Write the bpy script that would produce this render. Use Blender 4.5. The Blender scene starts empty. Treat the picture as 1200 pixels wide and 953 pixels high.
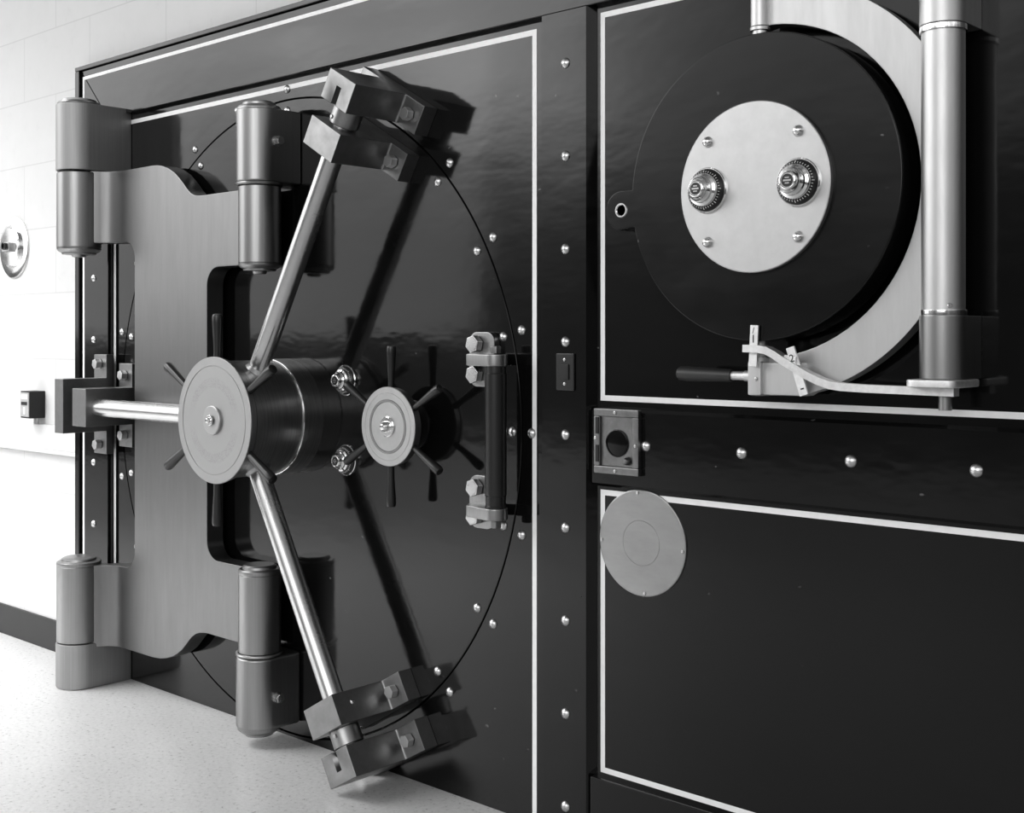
import bpy, bmesh, math, random
from mathutils import Matrix, Vector
random.seed(7)
PI = math.pi
scene = bpy.context.scene
COL = scene.collection

# ------------------------------------------------------------------ helpers
def R(d): return math.radians(d)

class MB:
    """collects shapes into one bmesh, links them as ONE object"""
    def __init__(s): s.bm = bmesh.new()
    def add(s, other, M=None):
        me = bpy.data.meshes.new('tmp'); other.to_mesh(me); other.free()
        if M is not None: me.transform(M)
        s.bm.from_mesh(me); bpy.data.meshes.remove(me); return s
    def box(s, x0, x1, y0, y1, z0, z1, bev=0.0, seg=2, M=None):
        b = bmesh.new()
        bmesh.ops.create_cube(b, size=1)
        for v in b.verts:
            v.co = Vector(((x0+x1)/2+v.co.x*(x1-x0), (y0+y1)/2+v.co.y*(y1-y0), (z0+z1)/2+v.co.z*(z1-z0)))
        if bev: bmesh.ops.bevel(b, geom=b.edges[:], offset=bev, segments=seg, affect='EDGES', profile=.5)
        return s.add(b, M)
    def prism(s, pts, h0, h1, bev=0.0, seg=2, M=None, vertical=True):
        """polygon in local xy, extruded h0..h1 along local z"""
        b = bmesh.new()
        a = [b.verts.new((p[0], p[1], h0)) for p in pts]
        t = [b.verts.new((p[0], p[1], h1)) for p in pts]
        n = len(pts)
        b.faces.new(a[::-1]); b.faces.new(t)
        for i in range(n): b.faces.new((a[i], a[(i+1) % n], t[(i+1) % n], t[i]))
        bmesh.ops.recalc_face_normals(b, faces=b.faces[:])
        if bev:
            e = [x for x in b.edges if len(x.link_faces) == 2 and x.calc_face_angle(0) > R(35)]
            bmesh.ops.bevel(b, geom=e, offset=bev, segments=seg, affect='EDGES', profile=.5)
        return s.add(b, M)
    def lathe(s, prof, n=48, M=None, cap=True):
        """profile of (r,h), turned about local z"""
        b = bmesh.new(); rings = []
        for r, h in prof:
            if r < 1e-6: rings.append([b.verts.new((0, 0, h))])
            else: rings.append([b.verts.new((r*math.cos(2*PI*i/n), r*math.sin(2*PI*i/n), h)) for i in range(n)])
        for A, B in zip(rings, rings[1:]):
            for i in range(n):
                j = (i+1) % n
                if len(A) == 1 and len(B) == 1: continue
                if len(A) == 1: b.faces.new((A[0], B[j], B[i]))
                elif len(B) == 1: b.faces.new((A[i], A[j], B[0]))
                else: b.faces.new((A[i], A[j], B[j], B[i]))
        for ring, flip in ((rings[0], True), (rings[-1], False)):
            if cap and len(ring) > 2 and rings[0] is not rings[-1]:
                b.faces.new(ring[::-1] if flip else ring)
        bmesh.ops.recalc_face_normals(b, faces=b.faces[:])
        return s.add(b, M)
    def torus(s, R0, r, n=64, m=10, M=None, h=0):
        b = bmesh.new(); g = []
        for i in range(n):
            a = 2*PI*i/n
            g.append([b.verts.new(((R0+r*math.cos(2*PI*j/m))*math.cos(a), (R0+r*math.cos(2*PI*j/m))*math.sin(a), h+r*math.sin(2*PI*j/m))) for j in range(m)])
        for i in range(n):
            for j in range(m):
                b.faces.new((g[i][j], g[(i+1) % n][j], g[(i+1) % n][(j+1) % m], g[i][(j+1) % m]))
        bmesh.ops.recalc_face_normals(b, faces=b.faces[:])
        return s.add(b, M)
    def build(s, name, m, parent=None, sharp=32, loc=None):
        me = bpy.data.meshes.new(name)
        s.bm.to_mesh(me); s.bm.free()
        o = bpy.data.objects.new(name, me); COL.objects.link(o)
        if parent is not None:
            o.parent = parent
            w = wloc(parent)
            me.transform(Matrix.Translation(-w))
        elif loc is not None:
            me.transform(Matrix.Translation(-Vector(loc))); o.location = loc
        me.shade_smooth(); me.set_sharp_from_angle(angle=R(sharp))
        me.materials.append(m)
        md = o.modifiers.new('weighted_normals', 'WEIGHTED_NORMAL'); md.keep_sharp = True; md.weight = 80
        return o

def wloc(o):
    w = Vector((0, 0, 0))
    while o is not None:
        w += o.location; o = o.parent
    return w

def thing(name, label, cat, loc=(0, 0, 0), group=None):
    o = bpy.data.objects.new(name, None); COL.objects.link(o)
    o.location = loc; o.empty_display_size = .1
    o['label'] = label; o['category'] = cat
    if group: o['group'] = group
    return o

def structure(o):
    o['kind'] = 'structure'; return o

def frame(x, y, z, th=0.0):
    """local x -> radial, local y -> tangential, local z -> out of the wall (-Y)"""
    c, s_ = math.cos(th), math.sin(th)
    return Matrix(((c, -s_, 0, x), (0, 0, -1, y), (s_, c, 0, z), (0, 0, 0, 1)))

def along(p, d):
    """local z along direction d from point p"""
    q = Vector((0, 0, 1)).rotation_difference(Vector(d).normalized())
    return Matrix.Translation(Vector(p)) @ q.to_matrix().to_4x4()

def cut(o, cutter):
    """subtract the cutter bmesh collection from object o"""
    me = bpy.data.meshes.new('cutter'); cutter.bm.to_mesh(me); cutter.bm.free()
    c = bpy.data.objects.new('cutter', me); COL.objects.link(c)
    c.location = wloc(o)*0
    me.transform(Matrix.Translation(-wloc(o))); c.parent = o
    md = o.modifiers.new('b', 'BOOLEAN'); md.object = c; md.operation = 'DIFFERENCE'; md.solver = 'EXACT'
    bpy.context.view_layer.update()
    dg = bpy.context.evaluated_depsgraph_get()
    nm = bpy.data.meshes.new_from_object(o.evaluated_get(dg))
    o.modifiers.remove(md); o.data = nm
    bpy.data.objects.remove(c)
    return o

def copy_part(o, delta, parent=None):
    c = o.copy(); COL.objects.link(c); c.parent = parent or o.parent
    c.location = o.location + Vector(delta)
    return c

# ------------------------------------------------------------------ materials
def newmat(name):
    m = bpy.data.materials.new(name); m.use_nodes = True
    nt = m.node_tree; b = nt.nodes['Principled BSDF']
    return m, nt, b

def noise(nt, scale, detail=4, rough=.6, stretch=None):
    tc = nt.nodes.new('ShaderNodeNewGeometry')
    mp = nt.nodes.new('ShaderNodeMapping'); mp.vector_type = 'POINT'
    if stretch: mp.inputs['Scale'].default_value = stretch
    nt.links.new(tc.outputs['Position'], mp.inputs['Vector'])
    n = nt.nodes.new('ShaderNodeTexNoise'); n.inputs['Scale'].default_value = scale
    n.inputs['Detail'].default_value = detail; n.inputs['Roughness'].default_value = rough
    nt.links.new(mp.outputs['Vector'], n.inputs['Vector'])
    return n.outputs['Fac']

def ramp(nt, src, stops):
    r = nt.nodes.new('ShaderNodeValToRGB')
    el = r.color_ramp.elements
    while len(el) < len(stops): el.new(.5)
    for e, (p, v) in zip(el, stops):
        e.position = p; e.color = (v, v, v, 1)
    nt.links.new(src, r.inputs['Fac'])
    return r.outputs['Color']

def bump(nt, b, src, strength, dist=.01):
    bp = nt.nodes.new('ShaderNodeBump'); bp.inputs['Strength'].default_value = strength
    bp.inputs['Distance'].default_value = dist
    nt.links.new(src, bp.inputs['Height']); nt.links.new(bp.outputs['Normal'], b.inputs['Normal'])

def metal(name, v, rough, dv=.12, scale=(1, 1, 1), ns=14, dr=.1):
    m, nt, b = newmat(name)
    b.inputs['Metallic'].default_value = 1
    f = noise(nt, ns, 5, .65, scale)
    nt.links.new(ramp(nt, f, [(.3, v*(1-dv)), (.7, v*(1+dv))]), b.inputs['Base Color'])
    nt.links.new(ramp(nt, f, [(.3, rough+dr*.5), (.7, max(.05, rough-dr*.5))]), b.inputs['Roughness'])
    return m

def plain(name, v, rough, spec=.5, dv=0.0, ns=20, metallic=0):
    m, nt, b = newmat(name)
    b.inputs['Roughness'].default_value = rough
    b.inputs['Specular IOR Level'].default_value = spec
    b.inputs['Metallic'].default_value = metallic
    f = noise(nt, ns, 4)
    nt.links.new(ramp(nt, f, [(.3, v*(1-dv)), (.7, v*(1+dv))]), b.inputs['Base Color'])
    return m

def paint_mat(name, v=.0035, spec=.30, rough=.1):
    m, nt, b = newmat(name)
    b.inputs['Specular IOR Level'].default_value = spec
    f = noise(nt, 3.0, 5, .6, (1, 1, 2.2))
    nt.links.new(ramp(nt, f, [(.35, rough*.75), (.75, rough*1.5)]), b.inputs['Roughness'])
    # tiny chips and scuffs
    g = nt.nodes.new('ShaderNodeNewGeometry')
    mp = nt.nodes.new('ShaderNodeMapping'); mp.inputs['Rotation'].default_value = (.3, .5, .2); mp.inputs['Scale'].default_value = (1, 1, 1.4)
    nz = nt.nodes.new('ShaderNodeTexNoise'); nz.inputs['Scale'].default_value = 25
    vm = nt.nodes.new('ShaderNodeVectorMath'); vm.operation = 'MULTIPLY_ADD'; vm.inputs[1].default_value = (.04, .04, .04)
    nt.links.new(g.outputs['Position'], nz.inputs['Vector']); nt.links.new(nz.outputs['Color'], vm.inputs[0]); nt.links.new(g.outputs['Position'], vm.inputs[2])
    nt.links.new(vm.outputs[0], mp.inputs['Vector'])
    vo = nt.nodes.new('ShaderNodeTexVoronoi'); vo.inputs['Scale'].default_value = 16
    nt.links.new(mp.outputs['Vector'], vo.inputs['Vector'])
    sc_ = nt.nodes.new('ShaderNodeSeparateColor'); nt.links.new(vo.outputs['Color'], sc_.inputs[0])
    pick = ramp(nt, sc_.outputs[0], [(.84, 0), (.97, 1)])
    dot = ramp(nt, vo.outputs['Distance'], [(.055, 1), (.095, 0)])
    chip = nt.nodes.new('ShaderNodeMath'); chip.operation = 'MULTIPLY'
    nt.links.new(pick, chip.inputs[0]); nt.links.new(dot, chip.inputs[1])
    nt.links.new(ramp(nt, chip.outputs[0], [(0, v), (1, .12)]), b.inputs['Base Color'])
    f3 = noise(nt, 2.6, 4, .55, (.7, 1, 1.6))
    bump(nt, b, f3, .09, .02)
    return m

def stone_wall():
    m, nt, b = newmat('painted_block')
    tc = nt.nodes.new('ShaderNodeNewGeometry')
    sx = nt.nodes.new('ShaderNodeSeparateXYZ'); nt.links.new(tc.outputs['Position'], sx.inputs[0])
    cx = nt.nodes.new('ShaderNodeCombineXYZ')
    ax = nt.nodes.new('ShaderNodeMath'); ax.operation = 'ADD'; ax.inputs[1].default_value = 1.921+5.76
    az = nt.nodes.new('ShaderNodeMath'); az.operation = 'ADD'; az.inputs[1].default_value = -.967+.2845*4
    nt.links.new(sx.outputs['X'], ax.inputs[0]); nt.links.new(sx.outputs['Z'], az.inputs[0])
    nt.links.new(ax.outputs[0], cx.inputs[0]); nt.links.new(az.outputs[0], cx.inputs[1])
    br = nt.nodes.new('ShaderNodeTexBrick'); br.offset = .5; br.squash = 1
    br.inputs['Scale'].default_value = 1
    br.inputs['Brick Width'].default_value = .576; br.inputs['Row Height'].default_value = .2845
    br.inputs['Mortar Size'].default_value = .0035; br.inputs['Mortar Smooth'].default_value = .5
    br.inputs['Bias'].default_value = 0
    br.inputs['Color1'].default_value = (1, 1, 1, 1); br.inputs['Color2'].default_value = (.985, .985, .985, 1)
    br.inputs['Mortar'].default_value = (.84, .84, .84, 1)
    nt.links.new(cx.outputs[0], br.inputs['Vector'])
    f = noise(nt, 9, 8, .75)
    rr = ramp(nt, f, [(.25, .57), (.42, .635), (.7, .655)])
    mx = nt.nodes.new('ShaderNodeMix'); mx.data_type = 'RGBA'; mx.blend_type = 'MULTIPLY'
    mx.inputs['Factor'].default_value = 1
    nt.links.new(rr, mx.inputs['A']); nt.links.new(br.outputs['Color'], mx.inputs['B'])
    nt.links.new(mx.outputs['Result'], b.inputs['Base Color'])
    b.inputs['Roughness'].default_value = .5
    bump(nt, b, f, .05, .01)
    return m

def floor_mat():
    m, nt, b = newmat('speckled_vinyl')
    f = noise(nt, 70, 4, .7); f2 = noise(nt, 3, 4, .6)
    c1 = ramp(nt, f, [(.30, .2), (.40, .61), (.62, .69), (.8, .77)])
    c2 = ramp(nt, f2, [(.3, .92), (.7, 1.0)])
    mx = nt.nodes.new('ShaderNodeMix'); mx.data_type = 'RGBA'; mx.blend_type = 'MULTIPLY'; mx.inputs['Factor'].default_value = 1
    nt.links.new(c1, mx.inputs['A']); nt.links.new(c2, mx.inputs['B'])
    nt.links.new(mx.outputs['Result'], b.inputs['Base Color'])
    b.inputs['Roughness'].default_value = .32
    bump(nt, b, f2, .03, .01)
    return m

PAINT = paint_mat('black_lacquer')
PAINT_DOOR = paint_mat('black_lacquer_door', .0035, .32, .085)
PAINT_DISC = paint_mat('satin_black_lacquer', .005, .26, .2)
STRIPE = plain('white_stripe_paint', .93, .4, .5, .04, 30)
HINGE = metal('brushed_hinge_steel', .31, .33, .07, (30, 30, .5), 6, .05)
BRKT = metal('dull_bracket_steel', .34, .5, .07, (30, 30, .5), 6, .05)
PLATE = metal('brushed_plate_steel', .19, .33, .05, (8, 8, 1), 5, .04)
ROD = metal('polished_rod_steel', .58, .24, .06)
BLOCK = metal('clamp_steel', .26, .40, .12, (4, 4, 4), 5)
SHAFT = metal('dark_turned_steel', .38, .34, .25, (1, 30, 1), 6)
FACE = metal('satin_face_steel', .42, .46, .05, (3, 3, 3), 8, .05)
WHITEPLATE = metal('satin_nickel', .54, .42, .05, (3, 3, 3), 8, .05)
CHROME = metal('chrome', .82, .12, .03)
BOLT = metal('bolt_steel', .55, .28, .1)
HEADS = metal('bright_bolt_heads', .62, .36, .05)
RIVET = metal('rivet_steel', .62, .30, .1)
BLACK = plain('black_enamel', .010, .3, .5)
GRIP = plain('worn_black_grip', .014, .42, .6, .2, 30)
BLACKM = plain('matt_black', .006, .5, .4)
BRONZE = metal('aged_hatch_metal', .20, .36, .25, (2, 2, 2), 12)
COVER = metal('cover_plate_metal', .34, .38, .10, (1, 1, 3), 5)
YOKE = metal('satin_yoke_steel', .55, .42, .06, (6, 6, 1), 6, .05)
GLASS = plain('dark_lens_glass', .002, .05, .25)
BRIGHTBAR = metal('bright_bar_steel', .80, .5, .12, (3, 3, 3), 20)
def hub_face():
    m, nt, b = newmat('worn_hub_face')
    b.inputs['Metallic'].default_value = 1; b.inputs['Roughness'].default_value = .46
    g = nt.nodes.new('ShaderNodeNewGeometry'); sx = nt.nodes.new('ShaderNodeSeparateXYZ'); nt.links.new(g.outputs['Position'], sx.inputs[0])
    def mth(op, a, c=None, v=None):
        n = nt.nodes.new('ShaderNodeMath'); n.operation = op; nt.links.new(a, n.inputs[0])
        if c is not None: nt.links.new(c, n.inputs[1])
        if v is not None: n.inputs[1].default_value = v
        return n.outputs[0]
    z = mth('SUBTRACT', sx.outputs['Z'], v=1.08); x = sx.outputs['X']
    r = mth('SQRT', mth('ADD', mth('MULTIPLY', x, x), mth('MULTIPLY', z, z)))
    a = mth('ARCTAN2', z, x)
    cb = nt.nodes.new('ShaderNodeCombineXYZ'); nt.links.new(mth('MULTIPLY', a, v=15), cb.inputs[0]); nt.links.new(mth('MULTIPLY', r, v=110), cb.inputs[1])
    n = nt.nodes.new('ShaderNodeTexNoise'); n.inputs['Scale'].default_value = 1.3; n.inputs['Detail'].default_value = 1; nt.links.new(cb.outputs[0], n.inputs['Vector'])
    let = ramp(nt, n.outputs['Fac'], [(.42, 0), (.47, 1), (.53, 1), (.58, 0)])
    band = ramp(nt, mth('MULTIPLY', r, v=5), [(.52, 0), (.545, 1), (.67, 1), (.70, 0)])
    f = mth('MULTIPLY', let, band)
    top_ = ramp(nt, mth('ABSOLUTE', z), [(.02, 0), (.06, 1)])
    f = mth('MULTIPLY', f, top_)
    col = ramp(nt, f, [(0, .38), (1, .32)])
    nt.links.new(col, b.inputs['Base Color'])
    bump(nt, b, f, .15, .002)
    return m
HUBFACE = hub_face()
WALL = stone_wall()
WALLTRIM = plain('white_trim_paint', .65, .45, .5, .02, 8)
BASE = plain('black_vinyl_base', .008, .4, .3, .2, 12)
FLOOR = floor_mat()
MARK = plain('black_ink', .01, .6, .2)
CASEGREY = plain('grey_case_face', .40, .4, .5, .1, 30)

# ------------------------------------------------------------------ the room
structure(MB().box(-9, 7.5, -9, .3, -.1, 0).build('floor', FLOOR))
wb = MB()
wb.box(-9, -1.36, .012, .2, 0, 4.2)
wb.box(-1.36, 7.5, .012, .2, 2.44, 4.2)
structure(wb.build('wall_back', WALL))
structure(MB().box(-9, -1.385, -.002, .012, 0, .132, .002).build('baseboard_back', BASE))
t1 = MB()
t1.box(-9, -1.385, -.004, .012, .862, .967, .003)
t1.box(-9, -1.385, -.012, .012, .845, .862, .004)
structure(t1.build('trim_1', WALLTRIM))

# ------------------------------------------------------------------ vault front
XR = 8.0           # the vault front runs on past the right of the view
Z0 = 1.08          # height of the round door's centre
FY = -.025         # face of the raised frame
vf = thing('vault_front', 'black lacquered steel vault front with raised riveted frame and white pinstripes', 'vault wall', (0, 0, 0))
XM = frame(0, 0, 0)
# mitred lintel and jamb: polygons in (x,z), extruded along -Y
MB().prism([(-1.345, 2.437), (-1.135, 2.224), (XR, 2.224), (XR, 2.437)], -.05, -FY, .002, 1, M=XM).build('lintel', PAINT, vf)
MB().prism([(-1.345, 0), (-1.135, 0), (-1.135, 2.2225), (-1.345, 2.4355)], -.05, -FY, .002, 1, M=XM).build('jamb', PAINT, vf)
tr = MB()
tr.box(-1.380, -1.346, -.036, .03, 0, 2.4375, .003)
tr.box(-1.380, XR, -.036, .03, 2.438, 2.456, .003)
tr.build('outer_trim', PAINT, vf)
MB().prism([(1.162, .05), (1.162, FY+.002), (1.164, FY), (1.319, FY), (1.337, -.0005), (1.337, .05)], 0, 2.223).build('pilaster', PAINT, vf)
MB().box(1.332, XR, FY, .05, .957, 1.162, .008, 1).build('cross_rail', PAINT, vf)
MB().box(1.332, XR, FY, .05, 0, .19, .004).build('bottom_rail', PAINT, vf)
MB().box(1.331, XR, 0, .05, 1.162, 2.224).build('upper_panel', PAINT, vf)
MB().box(1.331, XR, 0, .05, .19, .957).build('lower_panel', PAINT, vf)

def ring_panel(x0, x1, z0, z1, cx, cz, r, y0, y1, n=192):
    angs = [2*PI*i/n for i in range(n)]
    for X, Z in ((x0, z0), (x1, z0), (x0, z1), (x1, z1)): angs.append(math.atan2(Z-cz, X-cx) % (2*PI))
    angs = sorted(set(round(a, 6) for a in angs))
    b = bmesh.new()
    def pt(a):
        c, s = math.cos(a), math.sin(a); t = 1e9
        if c > 1e-9: t = min(t, (x1-cx)/c)
        if c < -1e-9: t = min(t, (x0-cx)/c)
        if s > 1e-9: t = min(t, (z1-cz)/s)
        if s < -1e-9: t = min(t, (z0-cz)/s)
        return cx+t*c, cz+t*s
    L = []
    for a in angs:
        ox, oz = pt(a); ix, iz = cx+r*math.cos(a), cz+r*math.sin(a)
        L.append([b.verts.new(p) for p in ((ix, y0, iz), (ox, y0, oz), (ox, y1, oz), (ix, y1, iz))])
    for i in range(len(L)):
        A, B = L[i], L[(i+1) % len(L)]
        for k in range(4): b.faces.new((A[k], B[k], B[(k+1) % 4], A[(k+1) % 4]))
    bmesh.ops.recalc_face_normals(b, faces=b.faces[:])
    m = MB(); m.add(b); return m
ring_panel(-1.134, 1.161, 0, 2.2235, 0, Z0, 1.0725, 0, .05).build('door_surround', PAINT_DOOR, vf)
MB().box(-1.134, 1.161, .0505, .058, 0, 2.22).build('back_plate', BLACKM, vf)

def stripe(x0, x1, z0, z1, y):
    MB().box(x0, x1, y-.0007, y+.002, z0, z1).build('pinstripe', STRIPE, vf)
def stripe_frame(x0, x1, z0, z1, y, w=.0135, sides='lrtb'):
    m = MB(); h = w/2
    if 'l' in sides: m.box(x0-h, x0+h, y-.0007, y+.002, z0-h, z1+h)
    if 'r' in sides: m.box(x1-h, x1+h, y-.0007, y+.002, z0-h, z1+h)
    if 't' in sides: m.box(x0+h, x1-(h if 'r' in sides else 0), y-.0007, y+.002, z1-h, z1+h)
    if 'b' in sides: m.box(x0+h, x1-(h if 'r' in sides else 0), y-.0007, y+.002, z0-h, z0+h)
    o = m.build('pinstripe', STRIPE, vf); return o
stripe_frame(-1.326, XR, .01, 2.406, FY, .013, 'lt')
stripe_frame(-1.124, 1.116, .012, 2.192, 0, .016, 'lrt')
stripe_frame(1.356, XR-.1, 1.187, 2.197, 0, .0145)
stripe_frame(1.356, XR-.1, .206, .938, 0, .0145)

def rivet_mesh(r=.0145, h=.009):
    return [(0, h), (r*.35, h*.95), (r*.7, h*.72), (r*.9, h*.4), (r, h*.12), (r, -.002)]
def rivets(parent, spots, r=.0145):
    first = None
    for x, y, z in spots:
        if first is None:
            first = MB().lathe(rivet_mesh(r), 20, M=frame(0, 0, 0)).build('rivet', RIVET, None, 60)
            first.parent = parent; o = first
        else:
            o = first.copy(); COL.objects.link(o); o.parent = parent
        o.location = Vector((x, y, z)) - wloc(parent)
rivets(vf, [(1.2485, FY, .088+.2493*k) for k in range(9)]
       + [(1.514+.2815*k, FY, 1.071) for k in range(5)]
       + [(-1.245, FY, z) for z in (.34, .589, .838, 1.336, 1.585, 1.83, 2.08)]
       + [(1.106*math.cos(R(a)), 0, Z0+1.106*math.sin(R(a))) for a in range(0, 360, 15) if a not in (60, 180, 240, 255, 270, 285, 300)])

# ------------------------------------------------------------------ the round door
vd = thing('vault_door', 'big round black vault door set flush in the riveted wall, thin dark seam around it', 'vault door', (0, 0, Z0))
MB().lathe([(0, 0), (1.0655, 0), (1.067, -.0015), (1.067, -.05), (0, -.05)], 192, M=frame(0, 0, Z0)).build('door_disc', PAINT_DOOR, vd)
rivets(vd, [(1.033*math.cos(R(a)), 0, Z0+1.033*math.sin(R(a))) for a in range(0, 360, 15) if a not in (60, 180, 240, 270, 300)])

def dshape(cx, cy, r, yback, n=24):
    """outline of a knuckle seen from above: half round in front, straight sides back to the wall"""
    return [(cx+r, yback)] + [(cx+r, cy)] + [(cx+r*math.cos(-PI*i/n), cy+r*math.sin(-PI*i/n)) for i in range(1, n)] + [(cx-r, cy), (cx-r, yback)]
def hexbolt(m, M, r=.02, h=.016, washer=True, cap=True):
    if washer: m.lathe([(0, .003), (r*1.15, .003), (r*1.15, -.001), (0, -.001)], 24, M=M)
    pts = [(r*math.cos(PI/3*i+.3), r*math.sin(PI/3*i+.3)) for i in range(6)]
    m.prism(pts, .002, h, .002, 2, M=M)
    if cap: m.lathe([(0, h+.0012), (r*.74, h+.0008), (r*.80, h-.001), (r*.8, h-.004)], 24, M=M)
    return m

for z0, z1, capz, ringz, bz in ((1.857, 2.098, 2.098, 1.852, 1.991), (.058, .297, .058, .302, .163)):
    top = capz > 1
    lug = MB().prism(dshape(0, -.115, .0755, 0), z0, z1, .006 if top else .012, 3).build('hinge_lug', HINGE, vd)
    c = MB(); up = 1 if top else -1
    A = along((0, -.115, capz), (0, 0, up))
    if top: c.lathe([(.073, -.002), (.073, .004), (.069, .011), (.058, .014), (.055, .014), (.055, .022), (.05, .026), (0, .027)], 40, M=A)
    else: c.lathe([(.073, -.006), (.070, .006), (.058, .016), (.048, .018), (.046, .026), (0, .027)], 40, M=A)
    c.build('end_cap', HINGE, lug)
    MB().torus(.0725, .0055, 48, 8, M=Matrix.Translation((0, -.115, ringz))).build('bead', HINGE, lug)
    hexbolt(MB(), along((.0755, -.098, bz), (1, 0, 0)), .016, .02).build('bolt', BOLT, lug)

# ------------------------------------------------------------------ crane hinge
ch = thing('crane_hinge', 'large grey steel C-shaped hinge plate with barrels, behind the round hub plate', 'hinge', (-.5, -.06, 0))
def arc(cx, cz, r, a0, a1, n=8):
    return [(cx+r*math.cos(R(a0+(a1-a0)*i/n)), cz+r*math.sin(R(a0+(a1-a0)*i/n))) for i in range(n+1)]
top = [(-.885, 1.984), (-.70, 1.984), (-.665, 1.9825), (-.631, 1.977), (-.59, 1.965), (-.546, 1.944), (-.515, 1.922), (-.49, 1.902), (-.465, 1.879), (-.441, 1.862), (-.418, 1.853), (-.395, 1.849), (-.36, 1.848), (-.0, 1.848)]
bot = [(0, .304), (-.345, .304), (-.382, .299), (-.41, .290), (-.435, .275), (-.452, .261), (-.475, .239), (-.50, .217), (-.529, .199), (-.56, .183), (-.602, .170), (-.645, .161), (-.70, .157), (-.885, .155)]
rc = arc(-.273, 1.525, .066, 90, 180); rc2 = arc(-.273, .633, .066, 180, 270)
lc = arc(-.885, .533, .065, 270, 360); lc2 = arc(-.885, 1.643, .065, 0, 90)
top[0] = (-1.06, 1.984); bot[-1] = (-1.06, .155)
poly = top + [(0, 1.591)] + rc + rc2 + [(0, .567)] + bot + [(-1.06, .468)] + lc + lc2 + [(-1.06, 1.708)]
pm = MB().prism(poly, .024, .092, .003, 2, M=XM)
for k in range(17):          # the plate's left end curls forward into the barrels
    bmesh.ops.bisect_plane(pm.bm, geom=pm.bm.verts[:]+pm.bm.edges[:]+pm.bm.faces[:], plane_co=(-.89-.01*k, 0, 0), plane_no=(1, 0, 0), dist=1e-5)
for v in pm.bm.verts:
    t = min(1.05, max(0.0, (-.885-v.co.x)/.115))
    v.co.y -= .064*t**3.4
pm.build('hinge_plate', PLATE, ch)
def barrel(x, y, r, z0, z1, cap_top, cap_bot):
    b = MB().lathe([(r-.003, z0), (r, z0+.003), (r, z1-.003), (r-.003, z1)], 56, M=Matrix.Translation((x, y, 0))).build('hinge_barrel', HINGE, ch)
    prof = [(r, -.001), (r+.001, .004), (r, .011), (r*.93, .015), (r*.80, .016), (r*.78, .024), (r*.70, .028), (0, .029)]
    if cap_top: MB().lathe(prof, 48, M=along((x, y, z1), (0, 0, 1))).build('end_cap', HINGE, b)
    if cap_bot: MB().lathe([(r, -.001), (r*.99, .006), (r*.9, .014), (r*.78, .018), (r*.76, .024), (r*.35, .026), (r*.3, .034), (0, .034)], 48, M=along((x, y, z0), (0, 0, -1))).build('end_cap', HINGE, b)
    return b
bl = barrel(-1.082, -.176, .0825, 1.690, 1.980, False, True)
MB().lathe([(0, .004), (.005, .003), (.006, -.002)], 12, M=along((-1.138, -.2365, 1.83), (-.68, -.74, 0))).build('grease_plug', BOLT, bl)
barrel(-1.082, -.176, .0825, .174, .468, True, False)
barrel(0, -.113, .0700, 1.590, 1.846, False, True)
barrel(0, -.113, .0700, .306, .566, True, False)

# fixed brackets on the frame
br = thing('hinge_bracket', 'upper steel hinge bracket with half-round nose, top left corner of the vault frame', 'bracket', (-1.07, -.1, 1.984), 'hinge brackets on the frame')
MB().prism(dshape(-1.082, -.176, .0850, 0), 1.986, 2.242, .004, 2).build('bracket_body', BRKT, br)
MB().lathe([(.080, -.002), (.081, .004), (.078, .010), (.069, .013), (.066, .013), (.065, .020), (.060, .022), (0, .022)], 48, M=along((-1.082, -.176, 2.242), (0, 0, 1))).build('end_cap', HINGE, br)
br = thing('hinge_bracket', 'lower steel hinge bracket standing on the floor under the left barrel', 'bracket', (-1.07, -.1, 0), 'hinge brackets on the frame')
MB().prism(dshape(-1.082, -.176, .0855, 0), 0, .172, .006, 2).build('bracket_body', BRKT, br)

# ------------------------------------------------------------------ pressure system
AY = -.186
pw = thing('pressure_wheel', 'round steel hub on thick dark shaft with three long radiating bars and black handles', 'vault hub', (0, 0, Z0))
sh = MB().lathe([(.194, 0), (.194, .074), (.190, .076), (.190, .258), (.186, .26), (.183, .262)], 96, M=frame(0, 0, Z0)).build('shaft', SHAFT, pw)
MB().torus(.1925, .0028, 96, 8, M=frame(0, -.078, Z0)).build('bright_ring', CHROME, sh)
MB().lathe([(.18, .262), (.18, .266), (.196, .266), (.199, .268), (.199, .286), (.19, .288)], 96, M=frame(0, 0, Z0)).build('wheel_rim', SHAFT, pw)
fp = MB().lathe([(.199, .284), (.203, .2855), (.204, .287), (.204, .292), (.2025, .2935), (.1765, .2935), (.1755, .2915), (.1735, .2915), (.1725, .2930), (0, .2930)], 96, M=frame(0, 0, Z0)).build('face_plate', HUBFACE, pw)
fpb = MB()
fpb.lathe([(.047, .292), (.047, .3005), (.0445, .3025), (0, .3025)], 48, M=frame(0, 0, Z0))
fpb.build('boss', FACE, fp)
nb = MB(); hexbolt(nb, frame(0, -.3025, Z0), .019, .008, False)
nb.lathe([(.0105, .005), (.0105, .012), (.008, .016), (0, .0175)], 24, M=frame(0, -.3025, Z0))
nb.build('nut', CHROME, fp)
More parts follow.
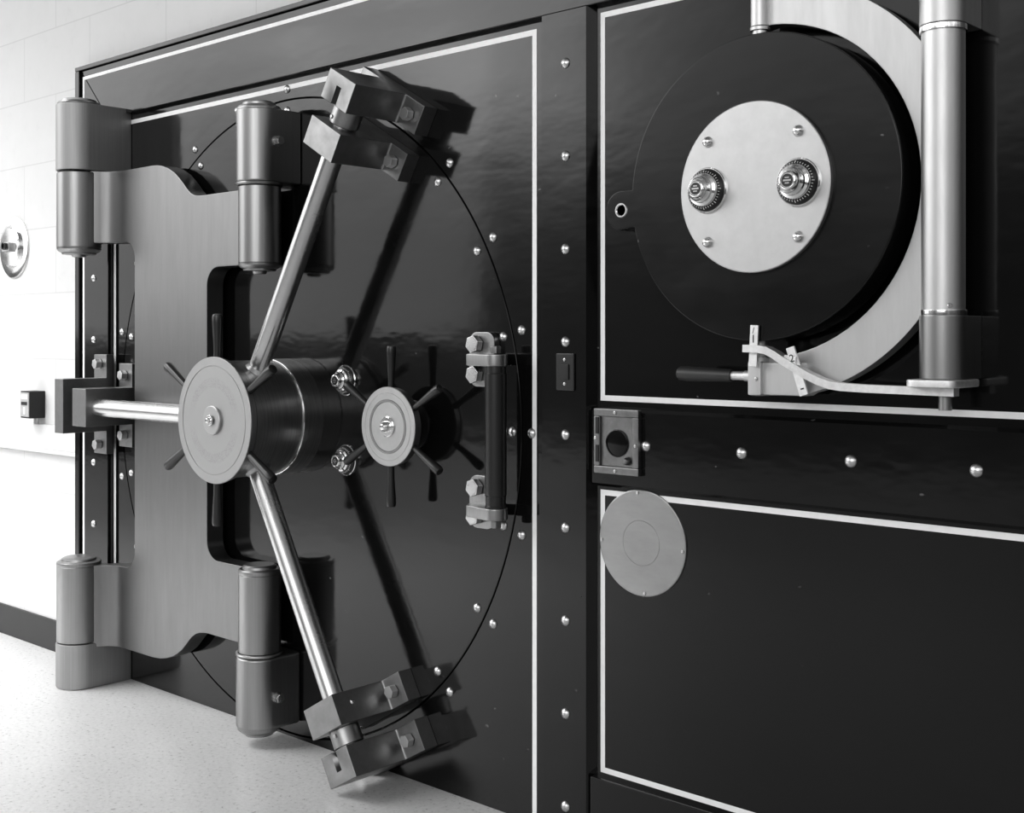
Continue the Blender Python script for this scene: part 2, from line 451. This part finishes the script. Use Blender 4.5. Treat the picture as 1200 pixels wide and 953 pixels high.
for th in (60, 180, 300):
    t = R(th); u = Vector((math.cos(t), 0, math.sin(t)))
    p0 = Vector((0, AY, Z0))+u*.17
    LEN = .98 if th != 180 else .84
    a = MB().lathe([(.033, 0), (.033, LEN), (0, LEN)], 40, M=along(p0, u)).build('pressure_bar', ROD, pw)
    if th != 180:
        c = MB().lathe([(.044, .870), (.046, .872), (.046, .920), (.044, .922)], 40, M=along(p0, u))
        c.build('collar', HINGE, a)
        pin = MB().lathe([(0, .006), (.005, .005), (.0065, 0)], 14, M=along(p0+u*.887+Vector((-.2*math.sin(t), -.97, .2*math.cos(t))).normalized()*.045, (-.2*math.sin(t), -.97, .2*math.cos(t))))
        pin.build('pin', BOLT, a)
    s = MB().lathe([(.046, .0), (.046, .012), (.034, .026)], 32, M=along(p0+u*.003, u)); s.build('socket', SHAFT, a)
def spoke(th, x, y, z, r0, r1, ra, rb, parent, name='handle'):
    u = Vector((math.cos(R(th)), 0, math.sin(R(th)))); L = r1-r0
    return MB().lathe([(ra, 0), (ra*1.02, L*.3), (rb*.97, L*.8), (rb, L*.93), (rb*.85, L*.985), (rb*.4, L), (0, L)], 24, M=along(Vector((x, y, z))+u*r0, u)).build(name, BLACK, parent)
for k in range(6): spoke(30+60*k, 0, -.277, Z0, .192, .342, .0125, .0175, pw)

def clamp(th, r0, r1, stem, foot, yfront, ybase, tf, label, boltv, notch=False, foot_r=None):
    """T-shaped block bolted to the wall: stem out to yfront, feet along the tangent"""
    rc_ = (r0+r1)/2; t = R(th)
    o = thing('clamp_block', label, 'clamp', (rc_*math.cos(t), ybase, Z0+rc_*math.sin(t)), 'clamp blocks at the ends of the pressure bars')
    # polygon in (v, w): v tangential, w out of wall;  extruded along u
    w0, w1, wf = -ybase, -yfront, -ybase+tf
    Mx = frame(0, 0, Z0, t)
    P = Matrix(((0, 0, 1, 0), (1, 0, 0, 0), (0, 1, 0, 0), (0, 0, 0, 1)))   # (v,w,u)->(u,v,w)
    f = .008
    poly = [(-foot, w0), (foot, w0), (foot, wf), (stem+f, wf), (stem+f*.3, wf+f*.3), (stem, wf+f), (stem, w1), (-stem, w1), (-stem, wf+f), (-stem-f*.3, wf+f*.3), (-stem-f, wf), (-foot, wf)]
    if foot_r is None:
        m = MB().prism(poly, r0, r1, .0022, 2, M=Mx @ P)
    else:
        m = MB().prism([(-foot, w0), (foot, w0), (foot, wf), (-foot, wf)], foot_r[0], foot_r[1], .0022, 2, M=Mx @ P)
        m.prism([(-stem, wf-.002), (stem, wf-.002), (stem, w1), (-stem, w1)], r0, r1, .0022, 2, M=Mx @ P)
    b = m.build('block', BLOCK, o)
    if notch:
        k = MB(); k.box(r0-.02, r0+(r1-r0)*.62, -.012, .012, .19, .32, M=Mx); cut(b, k)
        b.data.shade_smooth(); b.data.set_sharp_from_angle(angle=R(32))
    rb = r0*.5+r1*.5 if foot_r is None else (foot_r[0]+foot_r[1])/2
    for sgn in (-1, 1):
        bm_ = MB(); hexbolt(bm_, frame(0, 0, Z0, t) @ Matrix.Translation((rb, sgn*(boltv+.005), wf)), .0205, .026, False, False)
        bm_.build('bolt', HEADS, o)
    return o, Mx
clamp(60, 1.095, 1.187, .066, .159, -.25, 0, .055, 'upper outer steel clamp block with dark slot in its end, top of the round door', .108, True)
clamp(60, .943, 1.033, .076, .159, -.25, 0, .052, 'upper inner steel clamp block with the bar running into it, below the slotted one', .11)
clamp(300, 1.097, 1.190, .066, .159, -.25, 0, .055, 'lower outer steel clamp block with slotted end, just above the floor', .108, True)
o_, Mx_ = clamp(300, .948, 1.040, .076, .159, -.25, 0, .052, 'lower inner steel clamp block with the bar running into it, above the floor-level one', .11)
MB().lathe([(0, .005), (.004, .004), (.007, 0), (.0075, -.002)], 16, M=Mx_ @ Matrix.Translation((.985, .0765, .185)) @ Matrix.Rotation(-PI/2, 4, 'X')).build('oil_plug', BOLT, o_)
o_, Mx_ = clamp(180, 1.090, 1.156, .105, .197, -.238, FY, .03, 'left outer steel clamp block bolted to the frame edge beside the white wall', .155, False, (1.092, 1.188))
clamp(180, .920, 1.022, .0715, .163, -.236, 0, .03, 'left inner steel clamp block bolted to the door beside the hinge plate', .112, False, (.943, 1.040))

# ------------------------------------------------------------------ hand wheel
hx = .62
hw = thing('hand_wheel', 'small round steel hand wheel with six black spoke handles, right of the large hub', 'wheel', (hx, 0, Z0))
MB().lathe([(.075, 0), (.075, .006), (.05, .01), (.045, .05), (.06, .072), (.06, .078)], 48, M=frame(hx, 0, Z0)).build('spindle', BLACK, hw)
MB().lathe([(.06, .070), (.112, .070), (.116, .073), (.116, .094), (.11, .095)], 64, M=frame(hx, 0, Z0)).build('rim', BLOCK, hw)
f = MB().lathe([(.112, .0935), (.118, .0945), (.119, .0965), (.119, .0995), (.1175, .101), (.102, .101), (.1015, .1003), (.1005, .1003), (.100, .101), (.082, .101), (.0815, .0995), (.073, .0995), (.0725, .101), (.03, .1015), (0, .1015)], 64, M=frame(hx, 0, Z0)).build('face_plate', FACE, hw)
MB().torus(.0772, .0045, 64, 6, M=frame(hx, -.0975, Z0)).build('groove_ring', BLOCK, f)
kb = MB().lathe([(.031, .100), (.031, .105), (.028, .107), (.017, .107), (.0165, .112), (.014, .119), (.009, .124), (0, .1255)], 40, M=frame(hx, 0, Z0)); kb.build('centre_knob', CHROME, f)
for k in range(6): spoke(30+60*k, hx, -.086, Z0, .112, .242, .0095, .0145, hw)

# ------------------------------------------------------------------ dials
def dial(x, y, z, label, s=1.0):
    d = thing('combination_dial', label, 'dial', (x, y, z), 'combination dials')
    M = frame(x, y, z) @ Matrix.Scale(s, 4)
    MB().lathe([(.051, -.001), (.051, .004), (.049, .006), (.046, .006)], 48, M=M).build('bezel', CHROME, d)
    rg = MB().lathe([(.0475, .003), (.0475, .008), (.045, .012), (.037, .019), (.034, .019)], 48, M=M).build('dial_ring', BLACK, d)
    tk = MB()
    for i in range(40):
        a = 2*PI*i/40; L = .006 if i % 5 == 0 else .0035
        tk.box(.0385, .0385+L, -.0005, .0005, .0165, .019, M=M @ Matrix.Rotation(a, 4, 'Z') @ Matrix.Translation((0, 0, .0)) @ Matrix.Translation((.0385, 0, .0178)) @ Matrix.Rotation(R(41), 4, 'Y') @ Matrix.Translation((-.0385, 0, -.0178)))
    tk.build('tick_marks', STRIPE, rg)
    kn = MB().lathe([(.037, .017), (.037, .021), (.0355, .025), (.030, .028), (.0285, .033), (.0245, .036), (.0225, .041), (.021, .046), (.019, .049), (.0165, .050), (.0155, .0485), (0, .0485)], 48, M=M).build('knob', CHROME, d)
    pl = MB()
    pl.lathe([(.0135, .048), (.0135, .0492), (0, .0492)], 24, M=M)
    pl.build('knob_badge', BLACK, kn)
    e = MB()
    e.box(-.009, .009, -.0018, .0018, .0490, .0497, M=M); e.box(-.005, .005, .0045, .007, .0490, .0497, M=M); e.box(-.005, .005, -.007, -.0045, .0490, .0497, M=M)
    e.build('badge_mark', CHROME, kn)
    return d
dial(.308, 0, 1.208, 'upper chrome combination dial on the round black door, between hub and hand wheel', .98)
dial(.310, 0, .952, 'lower chrome combination dial on the round black door, between hub and hand wheel', .98)

# ------------------------------------------------------------------ pull handle
ph = thing('pull_handle', 'tall black bar handle on two bolted steel brackets, right edge of the round door', 'handle', (.93, 0, .79))
MB().lathe([(.022, .862), (.030, .868), (.030, .878), (.0285, .88), (.0285, .905), (.0305, .908), (.0305, 1.245), (.0285, 1.248), (.0285, 1.272), (.022, 1.276)], 40, M=Matrix.Translation((1.03, -.066, 0))).build('grip', BLACK, ph)
def bracket(z0, z1, zl, up):
    m = MB()
    h = .045
    pts = []
    for cx, cz, a0 in ((.985-.03, z1-.03, 0), (.885+.03, z1-.03, 90), (.885+.03, z0+.03, 180), (.985-.03, z0+.03, 270)):
        pts += arc(cx, cz, .03, a0, a0+90, 6)
    m.prism(pts, 0, .024, .003, 2, M=XM)
    b = m.build('bracket', HINGE, ph)
    l = MB()
    # lug standing out to hold the end of the bar: outline seen from above
    pr = [(.905, -.006), (.905, -.05)] + [(.930+.0, -.082)] + [(1.03+.034*math.cos(R(a)), -.066+.034*math.sin(R(a))) for a in range(-110, 91, 20)] + [(.985, -.02), (.975, -.006)]
    l.prism(pr, zl-.0165, zl+.0165, .003, 2); l.build('lug', HINGE, b)
    for zz in (z1-.035, z0+.035):
        q = MB(); hexbolt(q, frame(.918, -.024, zz), .026, .024, False); q.build('bolt', BOLT, b)
    e = MB(); hexbolt(e, along((1.03, -.066, zl+.0165*up), (0, 0, up)), .017, .022, False); e.build('nut', HINGE, b)
bracket(1.205, 1.362, 1.283, 1)
bracket(.800, .952, .856, -1)

# ------------------------------------------------------------------ small fittings on the vault front
pl = thing('outlet_plate', 'small black rectangular outlet plate with two screws, on the riveted pilaster', 'outlet', (1.2475, FY, 1.254))
MB().box(1.219, 1.282, FY-.006, FY, 1.204, 1.304, .003).build('plate', BLACK, pl)
MB().box(1.235, 1.266, FY-.010, FY-.004, 1.233, 1.275, .003).build('socket_face', BLACKM, pl)
for z in (1.222, 1.287): MB().lathe([(0, .003), (.004, .002), (.005, 0)], 14, M=frame(1.2505, FY-.006, z)).build('screw', BOLT, pl)

ht = thing('peephole_hatch', 'small framed metal hatch with round dark glass, left end of the cross rail', 'hatch', (1.42, FY, 1.075))
hf = MB()
X0, X1, z0, z1 = 1.357, 1.502, .993, 1.162
for (a, b_, c, d_) in ((X0, X1, z1-.020, z1), (X0, X1, z0, z0+.020), (X0, X0+.020, z0+.02, z1-.02), (X1-.020, X1, z0+.02, z1-.02)):
    hf.box(a, b_, FY-.016, FY, c, d_, .003)
hf.build('frame', BRONZE, ht)
dp = MB().box(X0+.020, X1-.020, FY-.009, FY, z0+.02, z1-.02, .002).build('hatch_door', BRONZE, ht)
MB().lathe([(.036, 0), (.036, .003), (.033, .004), (.033, .0015), (.0, .003)], 40, M=frame(1.430, FY-.009, 1.074)).build('lens', GLASS, dp)
MB().lathe([(.011, 0), (.011, .004), (.009, .012), (.006, .016), (0, .017)], 20, M=frame(1.466, FY-.009, 1.030)).build('knob', BRONZE, dp)
for z in (1.045, 1.118): MB().box(X0+.008, X0+.018, FY-.0185, FY-.012, z-.022, z+.022, .001).build('hinge', BLACKM, ht)
for x, z in ((1.428, z1-.009), (1.428, z0+.009), (X0+.007, 1.085), (X1-.009, 1.07)): MB().lathe([(0, .003), (.004, .002), (.005, 0)], 14, M=frame(x, FY-.016, z)).build('screw', BOLT, ht)

cp = thing('cover_plate', 'large plain round metal cover plate on the lower black panel', 'cover plate', (1.485, 0, .819))
MB().lathe([(0, .0055), (.0565, .0055), (.0572, .0048), (.0582, .0048), (.0589, .0055), (.133, .0055), (.1365, .004), (.1375, 0)], 80, M=frame(1.485, 0, .819)).build('disc', COVER, cp)
for a in (95, 182, 275, 357): MB().lathe([(0, .003), (.004, .002), (.005, 0)], 14, M=frame(1.485+.128*math.cos(R(a)), -.0055, .819+.128*math.sin(R(a)))).build('screw', BOLT, cp)

# ------------------------------------------------------------------ emergency door, upper right
EX, EZ, EY = 1.8875, 1.689, -.115
ed = thing('emergency_door', 'smaller round black door with pale round centre plate, upper right panel', 'vault door', (EX, EY, EZ))
lx, lz, lr = 1.505-EX, 1.663-EZ, .050
outl = []
for i in range(720):
    a = 2*PI*i/720; r = .351
    ux, uz = math.cos(a), math.sin(a); b_ = ux*lx+uz*lz; q = b_*b_-(lx*lx+lz*lz-lr*lr)
    if q > 0 and b_ > 0: r = max(r, b_+math.sqrt(q))
    outl.append((EX+r*ux, EZ+r*uz))
disc = MB().prism(outl, .032, -EY, .004, 2, M=XM).build('door_disc', PAINT_DISC, ed)
cut(disc, MB().lathe([(.0, -.05), (.0135, -.05), (.0135, .05), (0, .05)], 32, M=frame(EX+lx, EY, EZ+lz)))
disc.data.shade_smooth(); disc.data.set_sharp_from_angle(angle=R(32))
MB().lathe([(.0125, -.03), (.0125, .001), (.0145, .003), (.0175, .003), (.019, 0)], 32, M=frame(EX+lx, EY, EZ+lz), cap=False).build('bushing', CHROME, ed)
MB().lathe([(0, .0), (.0122, .0)], 24, M=frame(EX+lx, EY+.028, EZ+lz)).build('keyhole', BLACKM, ed)
cpz = MB().lathe([(0, .013), (.193, .013), (.195, .0115), (.195, -.001)], 96, M=frame(EX-.001, EY, EZ)).build('centre_plate', WHITEPLATE, ed)
for sx in (-1, 1):
    for sz in (-1, 1):
        MB().lathe([(0, .012), (.006, .0112), (.010, .0085), (.0125, .003), (.0135, 0)], 20, M=frame(EX-.002+sx*.118, EY-.013, EZ-.003+sz*.117)).build('acorn_bolt', CHROME, cpz)
dial(EX-.120, EY-.013, EZ+.001, 'left chrome combination dial on the pale round plate of the smaller door', 1.05)
dial(EX+.118, EY-.013, EZ, 'right chrome combination dial on the pale round plate of the smaller door', 1.06)

# its yoke and hinge post
yk = thing('hinge_yoke', 'pale steel crescent yoke and vertical post carrying the smaller round door', 'hinge', (2.31, 0, 1.2))
YC = (1.888, 1.68)
po = [(1.862, YC[1]+.4715)] + arc(YC[0], YC[1], .472, 88, 37.6, 24) + [(2.31, 1.968), (2.31, 1.392)] + arc(YC[0], YC[1], .472, -37.6, -76, 16) + [(1.99, 1.215), (1.862, 1.213), (1.862, 1.300)] + [p for p in arc(1.879, 1.682, .382, -86, 86, 40)] + [(1.862, 2.056)]
MB().prism(po, .034, .075, .002, 2, M=XM).build('crescent', YOKE, yk)
for z0_, z1_ in ((2.062, 2.152), (1.213, 1.302)):
    kb = MB().lathe([(.021, z0_), (.022, z0_+.001), (.022, z1_), (.02, z1_+.001)], 32, M=Matrix.Translation((1.878, -.078, 0))).build('pivot_knuckle', YOKE, yk)
MB().lathe([(.018, 2.03), (.018, 2.052), (.0235, 2.053), (.0235, 2.060), (.018, 2.062)], 32, M=Matrix.Translation((1.878, -.078, 0))).build('pivot_pin', YOKE, yk)
MB().lathe([(.018, 1.30), (.018, 1.345)], 32, M=Matrix.Translation((1.878, -.078, 0))).build('pivot_pin', YOKE, yk)
PXX, PY_ = 2.3125, -.083
pt_ = MB().lathe([(.0435, 1.402), (.0435, 1.976)], 48, M=Matrix.Translation((PXX, PY_, 0))).build('post', YOKE, yk)
MB().lathe([(0, .002), (.004, .002), (.0055, 0)], 14, M=along((PXX+.028, PY_-.033, 1.412), (.65, -.75, 0))).build('set_screw', BOLT, pt_)
for z0_, z1_, zr in ((1.989, 2.30, 1.982), (1.262, 1.392, 1.398)):
    cl = MB().prism(dshape(PXX, PY_, .0475, 0), z0_, z1_, .002, 2).build('collar', HINGE if zr < 1.5 else YOKE, yk)
    MB().lathe([(.047, zr-.006), (.0475, zr-.005), (.0475, zr+.005), (.047, zr+.006)], 48, M=Matrix.Translation((PXX, PY_, 0))).build('bright_ring', CHROME, cl)
pts = []
for cx_, cy_, a0 in ((PXX+.050-.02, -.15+.02, 270), (PXX+.05-.02, -.005-.02, 0), (PXX-.056+.02, -.005-.02, 90), (PXX-.056+.02, -.15+.02, 180)): pts += arc(cx_, cy_, .02, a0, a0+90, 5)
MB().prism(pts, 1.245, 1.261, .003, 2).build('foot_flange', BRIGHTBAR, yk)
MB().lathe([(.0135, 1.197), (.0135, 1.245)], 24, M=Matrix.Translation((PXX+.003, -.08, 0))).build('lower_pin', HINGE, yk)

# lever with black grip and bent bar under the smaller door
lv = thing('locking_lever', 'black-handled lever with bent flat bar and two numbered tags, below the smaller round door', 'lever', (1.86, -.08, 1.256))
MB().lathe([(0, 0), (.012, .001), (.0165, .006), (.0175, .03), (.0145, .152), (.0115, .153)], 28, M=along((1.655, -.085, 1.260), (1, 0, -.015))).build('grip', GRIP, lv)
MB().lathe([(.0105, 0), (.0105, .034), (.0125, .036), (.0125, .056)], 24, M=along((1.806, -.085, 1.2577), (1, 0, 0))).build('ferrule', BRIGHTBAR, lv)
LB = MB().box(1.862, 1.897, -.108, -.055, 1.214, 1.292, .004)
LB.box(1.892, 1.996, -.098, -.055, 1.216, 1.290, .003)
LB.build('lever_block', YOKE, lv)
MB().lathe([(0, .003), (.004, .002), (.005, 0)], 14, M=frame(1.885, -.108, 1.252)).build('screw', BOLT, lv)
def ribbon(path, hz, hy):
    """flat bar following (x,y,z) points"""
    b = bmesh.new(); L = []
    for i, p in enumerate(path):
        p = Vector(p); q = Vector(path[min(i+1, len(path)-1)])-Vector(path[max(i-1, 0)])
        n = Vector((-q.z, 0, q.x)).normalized()
        L.append([b.verts.new(p+n*sz*hz+Vector((0, sy*hy, 0))) for sz, sy in ((1, -1), (1, 1), (-1, 1), (-1, -1))])
    for A, B in zip(L, L[1:]):
        for k in range(4): b.faces.new((A[k], B[k], B[(k+1) % 4], A[(k+1) % 4]))
    b.faces.new(L[0]); b.faces.new(L[-1][::-1])
    bmesh.ops.recalc_face_normals(b, faces=b.faces[:])
    m = MB(); m.add(b); return m
bar = [(1.868, 1.322), (1.905, 1.321), (1.925, 1.318), (1.945, 1.308), (1.965, 1.295), (1.99, 1.281), (2.02, 1.264), (2.05, 1.251), (2.075, 1.243), (2.10, 1.240), (2.15, 1.238), (2.30, 1.236), (2.345, 1.2355)]
ribbon([(x, -.125+.03*max(0, min(1, (x-1.9)/.3)), z) for x, z in bar], .0085, .014).build('bent_bar', BRIGHTBAR, lv)
tg = MB().box(-.0105, .0105, -.003, .003, -.047, .047, .001, M=Matrix.Translation((1.888, -.122, 1.328)) @ Matrix.Rotation(R(3), 4, 'Y')).build('numbered_tag', BRIGHTBAR, lv)
tg2 = MB().box(-.0105, .0105, -.003, .003, -.056, .056, .001, M=Matrix.Translation((1.993, -.113, 1.272)) @ Matrix.Rotation(R(-18), 4, 'Y')).build('numbered_tag', BRIGHTBAR, lv)
tg3 = MB().box(-.018, .012, -.004, .004, -.010, .010, .001, M=Matrix.Translation((1.982, -.119, 1.296)) @ Matrix.Rotation(R(8), 4, 'Y')).build('tag_clip', BRIGHTBAR, lv)

def text(body, size, M, parent, name, mat, depth=.0004, align='CENTER'):
    cu = bpy.data.curves.new(name, 'FONT'); cu.body = body; cu.size = size; cu.extrude = depth
    cu.align_x = align; cu.align_y = 'CENTER'
    o = bpy.data.objects.new(name, cu); COL.objects.link(o)
    bpy.context.view_layer.update()
    me = bpy.data.meshes.new_from_object(o.evaluated_get(bpy.context.evaluated_depsgraph_get()))
    bpy.data.objects.remove(o)
    b = bmesh.new(); b.from_mesh(me); bpy.data.meshes.remove(me)
    m = MB(); m.add(b, M); return m.build(name, mat, parent)
text('1', .026, frame(1.888, -.1252, 1.343), tg, 'number', MARK)
text('/', .020, frame(1.888, -.1252, 1.362), tg, 'number', MARK)
text('2', .024, frame(1.985, -.1232, 1.300, R(12)), tg2, 'number', MARK)
text('-', .034, frame(2.006, -.1162, 1.236, R(15)), tg2, 'number', MARK)

# ------------------------------------------------------------------ things on the left wall
wp = thing('wall_flange', 'round chrome flange plate with a keyed hub on the white block wall', 'wall plate', (-2.012, .012, 1.748))
MB().lathe([(.138, 0), (.138, .004), (.13, .008), (.09, .012)], 64, M=frame(-2.012, .012, 1.748)).build('flange', CHROME, wp)
cc = MB().lathe([(.088, .01), (.088, .022), (.083, .027), (0, .030)], 64, M=frame(-2.012, .012, 1.748)).build('raised_centre', CHROME, wp)
MB().box(-2.044, -1.978, -.034, -.012, 1.728, 1.768, .002).build('square_hub', BOLT, cc)
MB().lathe([(.017, .0), (.017, .012), (.013, .012), (.013, .004), (0, .004)], 24, M=frame(-2.007, -.034, 1.752)).build('spindle', BLACK, cc)

wbx = thing('wall_control_box', 'small black control box with grey switch face on the white wall', 'control box', (-1.77, .012, 1.0))
MB().box(-1.812, -1.727, -.058, .012, .995, 1.112, .002).build('case', BLACKM, wbx)
fc = MB().box(-1.808, -1.731, -.062, -.057, 1.002, 1.106, .001).build('switch_face', CASEGREY, wbx)
MB().box(-1.795, -1.744, -.0645, -.061, 1.052, 1.066, .001).build('switch', BLACKM, fc)
MB().box(-1.795, -1.744, -.0635, -.061, 1.077, 1.098, .001).build('label_card', STRIPE, fc)
MB().box(-1.776, -1.764, -.0635, -.061, 1.012, 1.042, .001).build('pilot_lamp', STRIPE, fc)
MB().lathe([(.011, .967), (.011, .996)], 16, M=Matrix.Translation((-1.765, -.010, 0))).build('conduit', BOLT, wbx)

# ------------------------------------------------------------------ light
def area(name, loc, target, sx, sy, e, spread=180):
    l = bpy.data.lights.new(name, 'AREA'); l.shape = 'RECTANGLE'; l.size = sx; l.size_y = sy; l.energy = e
    l.spread = R(spread)
    o = bpy.data.objects.new(name, l); COL.objects.link(o); o.location = loc
    o.rotation_euler = (Vector(target)-Vector(loc)).to_track_quat('-Z', 'Y').to_euler()
    return o
area('ceiling_light', (-2.7, -2.0, 3.3), (-2.3, -1.2, 0), 3.2, 2.2, 96, 95)
area('window_light', (-6.5, -4.5, 2.8), (-1.2, 0, 1.3), 4.5, 3.0, 62)
area('far_window', (3.2, -5.5, 2.9), (.3, 0, 2.0), 4.0, 2.4, 20, 90)

w = bpy.data.worlds.new('world'); scene.world = w; w.use_nodes = True
nt = w.node_tree; bg = nt.nodes['Background']
tc = nt.nodes.new('ShaderNodeTexCoord'); sp = nt.nodes.new('ShaderNodeSeparateXYZ')
nt.links.new(tc.outputs['Generated'], sp.inputs[0])
def wramp(src, lo, hi, stops):
    mr = nt.nodes.new('ShaderNodeMapRange'); mr.inputs['From Min'].default_value = lo; mr.inputs['From Max'].default_value = hi
    nt.links.new(src, mr.inputs['Value'])
    return ramp(nt, mr.outputs[0], stops)
el = wramp(sp.outputs['Z'], -1, 1, [(0, .1), (.47, .15), (.50, .22), (.535, .33), (.565, .75), (.595, 1.9), (.64, 2.6), (.70, 2.0), (.77, .6), (.88, .25), (1, .15)])
az = wramp(sp.outputs['X'], -1, 1, [(0, .85), (.08, .9), (.15, 1.55), (.20, 1.55), (.25, .8), (.36, .5), (.5, .7), (.65, .8), (.9, .6), (1, .3)])
nz = nt.nodes.new('ShaderNodeTexNoise'); nz.inputs['Scale'].default_value = 5.2; nz.inputs['Detail'].default_value = 3
nt.links.new(tc.outputs['Generated'], nz.inputs['Vector'])
cl = ramp(nt, nz.outputs['Fac'], [(.36, .6), (.5, .98), (.64, 1.6)])
def mul(a, b):
    m = nt.nodes.new('ShaderNodeMix'); m.data_type = 'RGBA'; m.blend_type = 'MULTIPLY'; m.inputs['Factor'].default_value = 1
    nt.links.new(a, m.inputs['A']); nt.links.new(b, m.inputs['B']); return m.outputs['Result']
nt.links.new(mul(mul(el, az), cl), bg.inputs['Color'])
bg.inputs['Strength'].default_value = 1.0

# ------------------------------------------------------------------ camera
cam = bpy.data.cameras.new('camera'); co = bpy.data.objects.new('camera', cam); COL.objects.link(co)
co.location = (3.365, -2.55, 1.35)
co.rotation_euler = (R(90), 0, math.atan2(1438, 1571))
cam.sensor_fit = 'HORIZONTAL'; cam.sensor_width = 36; cam.lens = 36*1438/1200
cam.shift_y = -82.5/1200
scene.camera = co
scene.view_settings.view_transform = 'Standard'
scene.view_settings.look = 'None'
scene.view_settings.exposure = 0
scene.cycles.caustics_reflective = False
